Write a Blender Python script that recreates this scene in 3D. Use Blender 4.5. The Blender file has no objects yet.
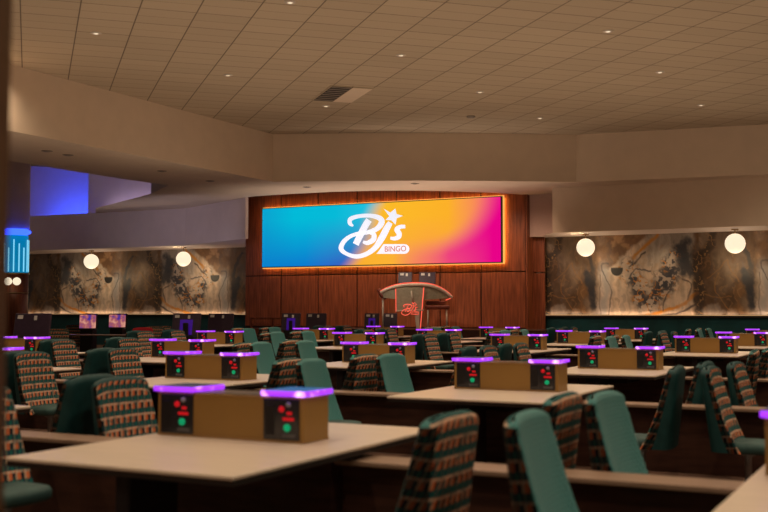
import bpy, math, random
import numpy as np
from mathutils import Vector, Matrix
random.seed(4)
sc = bpy.context.scene
COL = sc.collection
PI = math.pi
# ------------------------------------------------------------------ camera
F = 1067.0; CZ = 1.6; PITCH = math.atan(54/1067)
cam = bpy.data.cameras.new('camera'); co = bpy.data.objects.new('camera', cam); COL.objects.link(co)
cam.sensor_width = 36; cam.lens = 36*F/768; cam.clip_end = 300; cam.clip_start = .05
co.location = (0, 0, CZ); co.rotation_euler = (PI/2+PITCH, 0, 0)
cam.dof.use_dof = True; cam.dof.focus_distance = 34; cam.dof.aperture_fstop = 1.9
sc.camera = co
def at(px, py, Y):
    dx = (px-384)/F; dy = (256-py)/F
    c, s = math.cos(PITCH), math.sin(PITCH)
    k = Y/(c-dy*s)
    return Vector((k*dx, Y, CZ+k*(s+dy*c)))
# hall lattice: a runs across the hall, b away from the camera
TH = math.radians(27.3)
AX = (math.cos(TH), -math.sin(TH)); BX = (math.sin(TH), math.cos(TH))
OX, OY = 1.31, 11.35
def W(a, b, z=0): return Vector((OX+a*AX[0]+b*BX[0], OY+a*AX[1]+b*BX[1], z))
def AB(p): return ((p[0]-OX)*AX[0]+(p[1]-OY)*AX[1], (p[0]-OX)*BX[0]+(p[1]-OY)*BX[1])
def apx(px, b):                       # the a coordinate where a sight column meets a wall line b
    u = (px-384)/F
    d = (b+OX*BX[0]+OY*BX[1])/(u*BX[0]+BX[1])
    return AB((u*d, d))[0]
# ------------------------------------------------------------------ materials
MATS = {}
def nodes(name):
    m = bpy.data.materials.new(name); m.use_nodes = True
    nt = m.node_tree; return m, nt, nt.nodes['Principled BSDF']
def pm(name, col, rough=.6, metal=0, var=.12, scale=12, spec=.3, bump=0, stretch=None, emit=None, es=0):
    m, nt, b = nodes(name)
    tc = nt.nodes.new('ShaderNodeTexCoord'); n = nt.nodes.new('ShaderNodeTexNoise'); n.inputs['Scale'].default_value = scale
    n.inputs['Detail'].default_value = 4
    mp = nt.nodes.new('ShaderNodeMapping')
    if stretch: mp.inputs['Scale'].default_value = stretch
    nt.links.new(tc.outputs['Object'], mp.inputs['Vector']); nt.links.new(mp.outputs[0], n.inputs['Vector'])
    r = nt.nodes.new('ShaderNodeValToRGB')
    r.color_ramp.elements[0].position = .3; r.color_ramp.elements[1].position = .7
    r.color_ramp.elements[0].color = tuple(c*(1-var) for c in col)+(1,)
    r.color_ramp.elements[1].color = tuple(min(1, c*(1+var)) for c in col)+(1,)
    nt.links.new(n.outputs['Fac'], r.inputs['Fac']); nt.links.new(r.outputs[0], b.inputs['Base Color'])
    b.inputs['Roughness'].default_value = rough; b.inputs['Metallic'].default_value = metal
    b.inputs['Specular IOR Level'].default_value = spec
    if bump:
        bp = nt.nodes.new('ShaderNodeBump'); bp.inputs['Strength'].default_value = bump; bp.inputs['Distance'].default_value = .01
        nt.links.new(n.outputs['Fac'], bp.inputs['Height']); nt.links.new(bp.outputs[0], b.inputs['Normal'])
    if emit:
        b.inputs['Emission Color'].default_value = tuple(emit)+(1,); b.inputs['Emission Strength'].default_value = es
    MATS[name] = m; return m
def em(name, col, s): return pm(name, (col[0]*.3, col[1]*.3, col[2]*.3), .5, emit=col, es=s)
def mth(nt, op, a, b=None, c=None):
    n = nt.nodes.new('ShaderNodeMath'); n.operation = op
    for i, v in enumerate((a, b, c)):
        if v is None: continue
        if isinstance(v, (int, float)): n.inputs[i].default_value = v
        else: nt.links.new(v, n.inputs[i])
    return n.outputs[0]
def mixc(nt, f, a, b):
    n = nt.nodes.new('ShaderNodeMix'); n.data_type = 'RGBA'
    nt.links.new(f, n.inputs[0])
    for i, v in ((6, a), (7, b)):
        if isinstance(v, tuple): n.inputs[i].default_value = v+(1,)
        else: nt.links.new(v, n.inputs[i])
    return n.outputs[2]
def fabric(name, k=1.0):
    m, nt, b = nodes(name)
    uv = nt.nodes.new('ShaderNodeUVMap'); sp = nt.nodes.new('ShaderNodeSeparateXYZ'); nt.links.new(uv.outputs[0], sp.inputs[0])
    V = mth(nt, 'DIVIDE', sp.outputs[1], .098); U = mth(nt, 'DIVIDE', sp.outputs[0], .068)
    r = mth(nt, 'FRACT', V); c = mth(nt, 'FRACT', U); c2 = mth(nt, 'FRACT', mth(nt, 'ADD', mth(nt, 'MULTIPLY', U, 2.0), .3))
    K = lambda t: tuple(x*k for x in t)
    block = mixc(nt, mth(nt, 'GREATER_THAN', c, .40), K((.58, .15, .05)), K((.010, .014, .022)))
    block = mixc(nt, mth(nt, 'GREATER_THAN', c, .80), block, K((.50, .36, .24)))
    green = mixc(nt, mth(nt, 'GREATER_THAN', c2, .55), K((.012, .14, .115)), K((.012, .028, .06)))
    green = mixc(nt, mth(nt, 'GREATER_THAN', c, .90), green, K((.20, .16, .11)))
    cream = mixc(nt, mth(nt, 'GREATER_THAN', c2, .7), K((.58, .45, .33)), K((.60, .22, .11)))
    col = mixc(nt, mth(nt, 'GREATER_THAN', r, .40), green, block)
    col = mixc(nt, mth(nt, 'GREATER_THAN', r, .84), col, cream)
    nz = nt.nodes.new('ShaderNodeTexNoise'); nz.inputs['Scale'].default_value = 14
    nt.links.new(uv.outputs[0], nz.inputs['Vector'])
    col = mixc(nt, mth(nt, 'MULTIPLY', mth(nt, 'GREATER_THAN', nz.outputs['Fac'], .56), .55), col, K((.02, .09, .09)))
    nt.links.new(col, b.inputs['Base Color']); b.inputs['Roughness'].default_value = .85
    b.inputs['Specular IOR Level'].default_value = .15
    MATS[name] = m; return m
def quilt(name, col):
    m, nt, b = nodes(name)
    uv = nt.nodes.new('ShaderNodeUVMap'); sp = nt.nodes.new('ShaderNodeSeparateXYZ'); nt.links.new(uv.outputs[0], sp.inputs[0])
    p = mth(nt, 'ABSOLUTE', mth(nt, 'SINE', mth(nt, 'MULTIPLY', mth(nt, 'ADD', sp.outputs[0], sp.outputs[1]), 62)))
    q = mth(nt, 'ABSOLUTE', mth(nt, 'SINE', mth(nt, 'MULTIPLY', mth(nt, 'SUBTRACT', sp.outputs[0], sp.outputs[1]), 62)))
    h = mth(nt, 'MINIMUM', p, q)
    c = mixc(nt, mth(nt, 'LESS_THAN', h, .22), col, tuple(x*.6 for x in col))
    nt.links.new(c, b.inputs['Base Color'])
    bp = nt.nodes.new('ShaderNodeBump'); bp.inputs['Strength'].default_value = .5; bp.inputs['Distance'].default_value = .01
    nt.links.new(h, bp.inputs['Height']); nt.links.new(bp.outputs[0], b.inputs['Normal'])
    b.inputs['Roughness'].default_value = .55; b.inputs['Sheen Weight'].default_value = .15
    MATS[name] = m; return m
fabric('pattern', 1.0); fabric('pattern_shaded', .16)  # second copy has the shade of the chair sides put into its colour
quilt('teal_quilt', (.028, .23, .225))
pm('teal_plain', (.007, .05, .052), .6, var=.2)
pm('seat_teal', (.035, .085, .08), .6, var=.2)
pm('post_wood', (.10, .045, .015), .5)
pm('piping', (.30, .22, .14), .7)
pm('chair_metal', (.25, .24, .23), .35, .8)
pm('laminate', (.72, .60, .48), .32, var=.05, scale=3, stretch=(1, 6, 1), spec=.5)
pm('table_edge', (.02, .014, .012), .5)
pm('dark_wood', (.055, .022, .014), .5, var=.35, scale=3, stretch=(1, 1, 6))
pm('ledge_wood', (.30, .20, .14), .42, var=.12, scale=4, stretch=(1, 6, 6))
pm('black', (.012, .010, .011), .45)
pm('gloss_black', (.02, .02, .025), .15, spec=.6)
pm('gold_case', (.30, .165, .042), .42, var=.06, scale=2, spec=.4)
pm('gold_edge', (.34, .20, .085), .35)
pm('case_top', (.10, .075, .055), .35)
em('blue_top', (.0, .14, .42), .6)
em('cap_top', (.02, .05, .14), .25)
em('red_light', (1, .01, .02), .38)
em('green_light', (.0, .75, .30), .3)
pm('lens_grey', (.30, .30, .38), .25)
pm('slot_grey', (.12, .12, .13), .35, .5)
pm('plaster', (.72, .585, .45), .85, var=.03, scale=2)
pm('plaster_pale', (.80, .68, .64), .85, var=.03, scale=2)
pm('plaster_pink', (.62, .46, .40), .85, var=.03)
pm('wainscot', (.004, .05, .06), .6, var=.25, scale=2)
pm('carpet', (.12, .065, .045), .95, var=.5, scale=6)
pm('white_metal', (.6, .52, .42), .4)
pm('vent_dark', (.02, .015, .01), .7)
pm('sensor', (.30, .26, .22), .5)
em('downlight', (1, .82, .6), .9)
pm('fitting_dark', (.22, .17, .12), .5)
em('globe', (1, .84, .60), 1.02)
em('gold_glow', (1, .50, .12), .9)
em('back_glow', (1, .45, .07), 30)
em('warm_strip', (1, .62, .30), .5)
em('neon', (1, .13, .08), 1.0)
em('blue_glow', (.02, .06, 1), 4.0)
em('teal_glow', (.0, .20, .42), .9)
em('teal_bright', (.25, .7, .9), 1.0)
pm('desk_grey', (.34, .30, .22), .5)
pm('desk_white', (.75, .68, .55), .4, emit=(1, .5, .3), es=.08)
pm('leather', (.16, .035, .02), .4)
pm('red_fabric', (.42, .01, .02), .7)
pm('monitor_back', (.035, .020, .038), .4)
em('violet_glow', (.10, .01, .55), .22)
pm('sticker', (.55, .52, .50), .6)
def led_mat():
    m, nt, b = nodes('led')
    tc = nt.nodes.new('ShaderNodeTexCoord'); n = nt.nodes.new('ShaderNodeTexNoise'); n.inputs['Scale'].default_value = 6
    nt.links.new(tc.outputs['Object'], n.inputs['Vector'])
    f = mth(nt, 'SMOOTH_MIN', mth(nt, 'MAXIMUM', mth(nt, 'MULTIPLY', mth(nt, 'SUBTRACT', n.outputs['Fac'], .52), 6), 0), 1, .1)
    c = mixc(nt, f, (.36, .03, .95), (.85, .45, 1.0))
    nt.links.new(c, b.inputs['Emission Color'])
    nt.links.new(mth(nt, 'ADD', mth(nt, 'MULTIPLY', f, 1.6), 1.25), b.inputs['Emission Strength'])
    b.inputs['Base Color'].default_value = (.2, .05, .4, 1)
    MATS['led'] = m
led_mat()
def game_screen():
    m, nt, b = nodes('game_screen')
    tc = nt.nodes.new('ShaderNodeTexCoord'); n = nt.nodes.new('ShaderNodeTexNoise'); n.inputs['Scale'].default_value = 5
    nt.links.new(tc.outputs['Object'], n.inputs['Vector'])
    r = nt.nodes.new('ShaderNodeValToRGB'); e = r.color_ramp.elements
    e[0].position = .35; e[0].color = (.06, .03, .30, 1); e[1].position = .65; e[1].color = (.75, .35, .25, 1)
    x = e.new(.5); x.color = (.40, .10, .12, 1)
    nt.links.new(n.outputs['Fac'], r.inputs['Fac']); nt.links.new(r.outputs[0], b.inputs['Emission Color'])
    b.inputs['Emission Strength'].default_value = .9; b.inputs['Base Color'].default_value = (.02, .02, .03, 1)
    MATS['game_screen'] = m
game_screen()
def wood_panel():
    m, nt, b = nodes('panel_wood')
    tc = nt.nodes.new('ShaderNodeTexCoord'); mp = nt.nodes.new('ShaderNodeMapping'); mp.inputs['Scale'].default_value = (9, 9, .7)
    n = nt.nodes.new('ShaderNodeTexNoise'); n.inputs['Scale'].default_value = 1.6; n.inputs['Detail'].default_value = 8
    nt.links.new(tc.outputs['Object'], mp.inputs['Vector']); nt.links.new(mp.outputs[0], n.inputs['Vector'])
    r = nt.nodes.new('ShaderNodeValToRGB'); e = r.color_ramp.elements
    e[0].position = .3; e[0].color = (.13, .034, .014, 1); e[1].position = .7; e[1].color = (.34, .095, .038, 1)
    nt.links.new(n.outputs['Fac'], r.inputs['Fac']); nt.links.new(r.outputs[0], b.inputs['Base Color'])
    b.inputs['Roughness'].default_value = .42; b.inputs['Specular IOR Level'].default_value = .4
    MATS['panel_wood'] = m
wood_panel()
def ceiling_mat():
    m, nt, b = nodes('ceiling_tiles')
    tc = nt.nodes.new('ShaderNodeTexCoord'); mp = nt.nodes.new('ShaderNodeMapping')
    nt.links.new(tc.outputs['Object'], mp.inputs['Vector'])
    br = nt.nodes.new('ShaderNodeTexBrick'); br.offset = 0; br.inputs['Scale'].default_value = 1
    br.inputs['Brick Width'].default_value = 1.085; br.inputs['Row Height'].default_value = 1.085
    br.inputs['Mortar Size'].default_value = .016; br.inputs['Mortar Smooth'].default_value = .4
    br.inputs['Color1'].default_value = (.50, .405, .29, 1); br.inputs['Color2'].default_value = (.46, .37, .265, 1)
    br.inputs['Mortar'].default_value = (.22, .17, .125, 1)
    nt.links.new(mp.outputs[0], br.inputs['Vector'])
    br2 = nt.nodes.new('ShaderNodeTexBrick'); br2.offset = 0; br2.inputs['Scale'].default_value = 1
    br2.inputs['Brick Width'].default_value = 1.085; br2.inputs['Row Height'].default_value = .5425
    br2.inputs['Mortar Size'].default_value = .012
    br2.inputs['Color1'].default_value = (1, 1, 1, 1); br2.inputs['Color2'].default_value = (.96, .96, .955, 1); br2.inputs['Mortar'].default_value = (.66, .64, .62, 1)
    nt.links.new(mp.outputs[0], br2.inputs['Vector'])
    mx = nt.nodes.new('ShaderNodeMix'); mx.data_type = 'RGBA'; mx.blend_type = 'MULTIPLY'; mx.inputs[0].default_value = 1
    nt.links.new(br.outputs[0], mx.inputs[6]); nt.links.new(br2.outputs[0], mx.inputs[7])
    nt.links.new(mx.outputs[2], b.inputs['Base Color']); b.inputs['Roughness'].default_value = .9
    MATS['ceiling_tiles'] = m
ceiling_mat()
def attr_mat(name, emit=0):
    m, nt, b = nodes(name)
    a = nt.nodes.new('ShaderNodeVertexColor'); a.layer_name = 'paint'
    nt.links.new(a.outputs[0], b.inputs['Base Color'])
    if emit:
        nt.links.remove(b.inputs['Base Color'].links[0])
        b.inputs['Base Color'].default_value = (0, 0, 0, 1); nt.links.new(a.outputs[0], b.inputs['Emission Color'])
        b.inputs['Emission Strength'].default_value = emit; b.inputs['Roughness'].default_value = .9; b.inputs['Specular IOR Level'].default_value = 0
    else: b.inputs['Roughness'].default_value = .45
    MATS[name] = m
attr_mat('mural'); attr_mat('screen_picture', 1.0)
# ------------------------------------------------------------------ mesh helper
class MB:
    def __init__(s): s.v = []; s.f = []; s.m = []; s.uv = {}; s.smooth = []
    def add(s, vs, fs, mi=0, smooth=False):
        o = len(s.v); s.v += [tuple(v) for v in vs]
        for f in fs: s.f.append([o+i for i in f]); s.m.append(mi); s.smooth.append(smooth)
        return o
    def box(s, x0, x1, y0, y1, z0, z1, mi=0, bev=0):
        if bev:
            b = min(bev, (x1-x0)/2.1, (y1-y0)/2.1, (z1-z0)/2.1); vs = []
            import itertools
            # chamfered box: 24 points
            idx = {}
            for sx in (0, 1):
                for sy in (0, 1):
                    for sz in (0, 1):
                        X = (x0, x1)[sx]; Y = (y0, y1)[sy]; Z = (z0, z1)[sz]
                        dx = b if sx == 0 else -b; dy = b if sy == 0 else -b; dz = b if sz == 0 else -b
                        for k, p in enumerate(((X, Y+dy, Z+dz), (X+dx, Y, Z+dz), (X+dx, Y+dy, Z))):
                            idx[(sx, sy, sz, k)] = len(vs); vs.append(p)
            fs = []
            for sx in (0, 1): fs.append([idx[(sx, a, c, 0)] for a, c in ((0, 0), (1, 0), (1, 1), (0, 1))])
            for sy in (0, 1): fs.append([idx[(a, sy, c, 1)] for a, c in ((0, 0), (1, 0), (1, 1), (0, 1))])
            for sz in (0, 1): fs.append([idx[(a, c, sz, 2)] for a, c in ((0, 0), (1, 0), (1, 1), (0, 1))])
            for a in (0, 1):
                for c in (0, 1):
                    fs.append([idx[(a, c, 0, 0)], idx[(a, c, 1, 0)], idx[(a, c, 1, 1)], idx[(a, c, 0, 1)]])
                    fs.append([idx[(a, 0, c, 0)], idx[(a, 1, c, 0)], idx[(a, 1, c, 2)], idx[(a, 0, c, 2)]])
                    fs.append([idx[(0, a, c, 1)], idx[(1, a, c, 1)], idx[(1, a, c, 2)], idx[(0, a, c, 2)]])
                    for e in (0, 1): fs.append([idx[(a, c, e, 0)], idx[(a, c, e, 1)], idx[(a, c, e, 2)]])
            s.add(vs, fs, mi); return s
        vs = [(x, y, z) for x in (x0, x1) for y in (y0, y1) for z in (z0, z1)]
        s.add(vs, [(0, 1, 3, 2), (4, 6, 7, 5), (0, 4, 5, 1), (2, 3, 7, 6), (0, 2, 6, 4), (1, 5, 7, 3)], mi); return s
    def lathe(s, prof, n=20, c=(0, 0, 0), mi=0, axis='z', smooth=True):
        vs = []
        for r, h in prof:
            for i in range(n):
                t = 2*PI*i/n; p = (r*math.cos(t), r*math.sin(t), h)
                if axis == 'y': p = (p[0], p[2], p[1])
                if axis == 'x': p = (p[2], p[0], p[1])
                vs.append((c[0]+p[0], c[1]+p[1], c[2]+p[2]))
        fs = [(j*n+i, j*n+(i+1) % n, (j+1)*n+(i+1) % n, (j+1)*n+i) for j in range(len(prof)-1) for i in range(n)]
        fs += [tuple(range(n)), tuple((len(prof)-1)*n+i for i in range(n))]
        s.add(vs, fs, mi, smooth); return s
    def ball(s, c, r, n=20, mi=0, squash=1):
        s.lathe([(max(.0005, r*math.sin(PI*k/12)), -r*squash*math.cos(PI*k/12)) for k in range(13)], n, c, mi); return s
    def tube(s, pts, r, n=8, mi=0):
        pts = [Vector(p) for p in pts]; vs = []
        rs = r if isinstance(r, (list, tuple)) else [r]*len(pts)
        for i, p in enumerate(pts):
            d = (pts[min(i+1, len(pts)-1)]-pts[max(i-1, 0)]).normalized()
            up = Vector((0, 0, 1)) if abs(d.z) < .9 else Vector((1, 0, 0))
            x = d.cross(up).normalized(); y = d.cross(x)
            for k in range(n):
                t = 2*PI*k/n; vs.append(p+(x*math.cos(t)+y*math.sin(t))*rs[i])
        fs = [(j*n+i, j*n+(i+1) % n, (j+1)*n+(i+1) % n, (j+1)*n+i) for j in range(len(pts)-1) for i in range(n)]
        fs += [tuple(range(n)), tuple((len(pts)-1)*n+i for i in range(n))]
        s.add(vs, fs, mi, True); return s
    def prism(s, poly, z0, z1, mi=0):
        n = len(poly); vs = [(p[0], p[1], z0) for p in poly]+[(p[0], p[1], z1) for p in poly]
        s.add(vs, [tuple(range(n)), tuple(range(n, 2*n))]+[(i, (i+1) % n, n+(i+1) % n, n+i) for i in range(n)], mi); return s
    def grid(s, P, uvs=None, mi=0):       # P[i][j]
        nr, nc = len(P), len(P[0]); o = s.add([p for r in P for p in r], [(i*nc+j, i*nc+j+1, (i+1)*nc+j+1, (i+1)*nc+j) for i in range(nr-1) for j in range(nc-1)], mi, True)
        if uvs:
            k = o
            for r in uvs:
                for q in r: s.uv[k] = q; k += 1
        return s
    def build(s, name, mats, parent=None, loc=None, rotz=0):
        me = bpy.data.meshes.new(name); me.from_pydata(s.v, [], s.f); me.validate()
        if not isinstance(mats, (list, tuple)): mats = [mats]
        for m in mats: me.materials.append(MATS[m])
        for p, mi, sm in zip(me.polygons, s.m, s.smooth): p.material_index = mi; p.use_smooth = sm
        if s.uv:
            l = me.uv_layers.new(name='UVMap')
            for lp in me.loops: l.data[lp.index].uv = s.uv.get(lp.vertex_index, (0, 0))
        import bmesh
        bm = bmesh.new(); bm.from_mesh(me); bmesh.ops.recalc_face_normals(bm, faces=bm.faces); bm.to_mesh(me); bm.free()
        o = bpy.data.objects.new(name, me); COL.objects.link(o)
        if parent: o.parent = parent
        if loc is not None: o.location = loc
        o.rotation_euler.z = rotz
        return o
def tag(o, label=None, cat=None, group=None, kind=None):
    if label: o['label'] = label
    if cat: o['category'] = cat
    if group: o['group'] = group
    if kind: o['kind'] = kind
    return o
def empty(name, loc, rz=0, label=None, cat=None, group=None):
    o = bpy.data.objects.new(name, None); COL.objects.link(o); o.empty_display_size = .1
    o.location = loc; o.rotation_euler.z = rz; return tag(o, label, cat, group)
def dup(o, parent=None):
    c = o.copy(); COL.objects.link(c)
    if parent: c.parent = parent
    for ch in list(o.children): dup(ch, c)
    return c
def struct(o): o['kind'] = 'structure'; return o
RZ = -TH
ORD = ['nearest', 'second', 'third', 'fourth', 'fifth', 'farthest']
COLSH = [.03, 0, 0, 0, 0, 0]
CHSH = [.10, .10, .10, .08, .08, .08]
ROWB = [-4.90, 0, 4.5, 11.05, 15.6, 20.1]
PITCHA = 3.95
NUDGE = {(0, 0, 'before', -1): (-.12, -.03), (-1, 1, 'before'): (-.16, -.12), (-1, 0, 'behind'): (.06, 0), (-2, 1, 'before'): (-.28, -.15), (-2, 1, 'behind'): (-.12, -.05), (-3, 2, 'before'): (-.2, -.1)}
# ------------------------------------------------------------------ chair
def back_form(kind):
    """tall upholstered slab back, slightly dished, flaring forward into the seat; returns outer and inner meshes"""
    NP, NZ, NT = 56, 14, 6
    sg = lambda v: 1 if v >= 0 else -1
    rows = []
    for j in range(NZ+NT+1):
        if j <= NZ: v = j/NZ; sh = 1.0; z = .34+(1.03-.34)*v
        else:
            q = (j-NZ)/NT*PI/2; v = 1+.05*math.sin(q); sh = max(.02, math.cos(q)); z = 1.03+.055*math.sin(q)
        vv = min(v, 1)
        w = (.312+.010*math.sin(PI*vv)+.01*(1-vv))-.05*(1-sh)
        h = .046+.006*math.sin(PI*vv)+.075*(1-vv)**2.4        # half thickness
        xb = -.30-.075*vv                                       # outer face lean
        rp = []; acc = 0; prev = None
        for i in range(NP+1):
            ph = PI+2*PI*i/NP                                   # seam at the middle of the outer face
            c, s_ = math.cos(ph), math.sin(ph)
            lx = abs(c)**.42*sg(c); ly = abs(s_)**.42*sg(s_)
            x = xb+h+h*sh*lx+(.035+.05*(1-vv))*abs(ly)**3*(.6+.4*lx); y = w*ly
            y *= (1-.10*(1-lx)*.5)
            zz = z-(.03*abs(ly)**4*(1 if j > NZ-2 else 0))
            if prev: acc += math.hypot(x-prev[0], y-prev[1])
            prev = (x, y); rp.append((x, y, zz, acc+5, z-.01*lx, lx, sh))
        rows.append(rp)
    out, inn, sid, sid2 = MB(), MB(), MB(), MB()
    for mb in (out, inn, sid, sid2):
        for r in rows:
            for p in r:
                mb.uv[len(mb.v)] = (p[3], p[4]); mb.v.append(p[:3])
    n = NP+1
    for j in range(len(rows)-1):
        for i in range(NP):
            lx = (rows[j][i][5]+rows[j][i+1][5])/2; sh = rows[j][i][6]
            if sh > .93 and (-.82 if kind == 'P' else -.05) < lx < .60: mb = sid if i < NP/2 else sid2
            elif kind == 'P': mb = inn if (lx > .55 or (sh < .99 and lx > -.2)) else out
            else: mb = inn if (lx > -.05 and sh > .93) else out
            mb.f.append([j*n+i, j*n+i+1, (j+1)*n+i+1, (j+1)*n+i]); mb.m.append(0); mb.smooth.append(True)
    for mb in (out, inn, sid, sid2):                                 # drop unused points
        used = sorted({i for f in mb.f for i in f}); mp = {o: k for k, o in enumerate(used)}
        mb.f = [[mp[i] for i in f] for f in mb.f]; mb.uv = {mp[o]: mb.uv[o] for o in used}; mb.v = [mb.v[o] for o in used]
    return out, inn, sid, sid2
def make_chair(kind):
    t = empty('tub_chair', (0, 0, 0))
    outer = 'pattern' if kind == 'P' else 'teal_plain'; inner = 'teal_quilt' if kind == 'P' else 'pattern'
    mo, mi_, mg_, mh_ = back_form(kind); mo.build('backrest', outer, t); [g.build('backrest_side', 'pattern_shaded', t) for g in (mg_, mh_)]
    mi_.build('back_pad', inner, t)['label'] = ('quilted teal inner pad' if kind == 'P' else 'geometric patterned inner pad')
    # seat cushion: superellipse
    P = []; UV = []
    prof = [(0, .33), (.93, .33), (1, .35), (1, .39), (.95, .415), (.8, .427), (0, .435)]
    for rr, z in prof:
        rp = []; ru = []
        for i in range(29):
            a = 2*PI*i/28; c, s_ = math.cos(a), math.sin(a)
            x = -.01+.25*rr*abs(c)**.55*(1 if c > 0 else -1); y = .245*rr*abs(s_)**.55*(1 if s_ > 0 else -1)
            rp.append((x, y, z)); ru.append((x+5, y+z+5))
        P.append(rp); UV.append(ru)
    m = MB(); m.grid(P, UV); m.build('seat', 'seat_teal', t)
    m = MB(); m.lathe([(.06, .05), (.035, .08), (.03, .10), (.03, .28), (.09, .318), (.09, .33)], 14); m.build('pedestal', 'chair_metal', t)
    m = MB(); m.lathe([(.25, 0), (.25, .012), (.20, .025), (.07, .05), (.01, .052)], 24); m.build('base', 'chair_metal', t)
    return t
protoP = make_chair('P'); protoT = make_chair('T'); first = {'P': True, 'T': True}
gapname = {0: 'first aisle from right', -1: 'second aisle from right', -2: 'third aisle from right', -3: 'fourth aisle from right', -4: 'leftmost aisle'}
def inframe(p, z=1.0, m=40):
    u = 384+F*p.x/p.y if p.y > 1 else -999
    return -m < u < 768+m
def place_chair(gi, r, a, b, face, half, dz=0, rot=0):
    kind = 'P' if (gi+r+1) % 2 == 1 else 'T'
    p = W(a, b, dz)
    if not inframe(p): return
    pr = protoP if kind == 'P' else protoT
    if first[kind]: o = pr; first[kind] = False
    else: o = dup(pr)
    o.location = p; o.rotation_euler.z = RZ+(0 if face > 0 else PI)+rot
    fab = {('P', 1): 'teal-lined chair', ('P', -1): 'patterned-back chair', ('T', 1): 'pattern-lined chair', ('T', -1): 'dark teal-backed chair'}[(kind, face)]
    o['label'] = f"{fab} facing {'right' if face > 0 else 'left'}, {half} ledge, {ORD[r]} row, {gapname[gi]}"
    o['category'] = 'chair'; o['group'] = 'tub chairs set back to back between the bingo tables'
rj = lambda s: random.uniform(-s, s)
SPEC = {}
for r, rb in enumerate(ROWB):
    for gi in (0, -1, -2, -3, -4):
        ac = (gi+.5)*PITCHA
        for hb, half in ((-.70 if r else -.62, 'before'), (.66 if r else .78, 'behind')):
            for face in (-1, 1):
                a = ac+.455*face+rj(.02)+CHSH[r]; b = rb+hb+rj(.05)
                nd = NUDGE.get((gi, r, half, face), NUDGE.get((gi, r, half), (0, 0))); a += nd[0]; b += nd[1]
                rot = rj(.07)
                place_chair(gi, r, a, b, face, half, rj(.012), rot)
# ------------------------------------------------------------------ tables, consoles, ledges
def make_table():
    t = empty('bingo_table', (0, 0, 0))
    m = MB(); m.box(-.80, .80, -1.25, 1.25, .725, .75, 0, .006); o = m.build('tabletop', 'laminate', t)
    m = MB(); m.box(-.795, .795, -1.245, 1.245, .695, .724); m.build('edge_band', 'table_edge', t)
    m = MB(); m.box(-.62, .62, .06, .22, 0, .694); m.build('centre_panel', 'dark_wood', t)
    for sy in (-.95, .95):
        m = MB(); m.box(-.05, .05, sy-.22, sy+.22, .02, .694, 0, .01); m.box(-.30, .30, sy-.25, sy+.25, 0, .02, 0, .005); m.build('leg', 'black', t)
    m = MB(); m.box(-.30, .30, -.70, .0, .60, .694, 0, .01); m.build('cable_tray', 'black', t)
    return t
def make_console():
    t = empty('gaming_console', (0, 0, 0))
    w = .585; z0 = 0; H = .285
    m = MB(); m.box(-w, w, -.155, .155, z0, H, 0, .004)
    m.build('casing', 'gold_case', t)
    m = MB(); m.box(-w, w, -.162, .162, H-.004, H+.006, 0, .002); m.box(-w, w, -.162, -.156, 0, .014); m.box(-w, w, .156, .162, 0, .014)
    m.build('edge_trim', 'gold_edge', t)
    m = MB(); m.box(-w+.02, w-.02, -.14, .14, H+.006, H+.012); m.build('top', 'case_top', t)
    for sy in (-1, 1):
        for sx in (-1, 1):
            xc = sx*.418
            def bx(x0, x1, d0, d1, z0, z1, mt, nm, par, bev=.002):
                ys = sorted((sy*(.155+d0), sy*(.155+d1)))
                m = MB(); m.box(xc+x0, xc+x1, ys[0], ys[1], z0, z1, 0, bev); return m.build(nm, mt, par)
            pn = bx(-.135, .135, .0, .010, .018, H-.006, 'gloss_black', 'machine_panel', t)
            k = 1 if sy < 0 else -1
            def s2(x): return tuple(sorted((x[0]*k, x[1]*k)))
            for (xs, zs, mt, nm) in (((-.02, .035), (.195, .235), 'red_light', 'red_button'), ((.045, .085), (.180, .200), 'red_light', 'red_display'),
                                     ((.015, .10), (.143, .163), 'red_light', 'red_display')):
                x = s2(xs); 
                if nm == 'red_button':
                    m = MB(); m.lathe([(.02, 0), (.02, .010), (.012, .016), (.001, .017)], 12, axis='y')
                    for i, v in enumerate(m.v): m.v[i] = (v[0]+xc+sum(x)/2, sy*(.165+v[1]), v[2]+.215)
                    m.build(nm, mt, pn)
                else: bx(x[0], x[1], .0095, .015, zs[0], zs[1], mt, nm, pn)
            m = MB(); m.lathe([(.024, 0), (.024, .010), (.014, .017), (.001, .018)], 14, axis='y')
            for i, v in enumerate(m.v): m.v[i] = (v[0]+xc+.05*k, sy*(.165+v[1]), v[2]+.098)
            m.build('green_button', 'green_light', pn)
            m = MB(); m.ball((xc+.06*k, sy*.168, .245), .018, 12); m.build('lens', 'lens_grey', pn)
            x = s2((.01, .11)); bx(x[0], x[1], .0095, .016, .035, .058, 'slot_grey', 'ticket_slot', pn)
            x = s2((-.12, -.05)); bx(x[0], x[1], .0095, .013, .05, .235, 'black', 'card_reader', pn)
    for sx in (-1, 1):
        x0, x1 = sorted((sx*.27, sx*.605))
        m = MB(); m.box(x0, x1, -.185, .185, H+.012, H+.047, 0, .006)
        o = m.build('light_cap', ['led', 'cap_top'], t)
        for p in o.data.polygons:
            if p.normal.z > .9: p.material_index = 1
    return t
tab0 = make_table(); con0 = make_console()
TABS = []
for r, rb in enumerate(ROWB):
    for k in (1, 0, -1, -2, -3, -4):
        if k <= -4 and r >= 3: continue
        p = W(k*PITCHA, rb)
        u = 384+F*p.x/p.y
        if (r, k) in ((0, 1), (0, -1)) or -60 < u < 815: TABS.append((r, k))
names = {}
cnt = {}
for r, k in TABS: cnt.setdefault(r, []).append(k)
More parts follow.
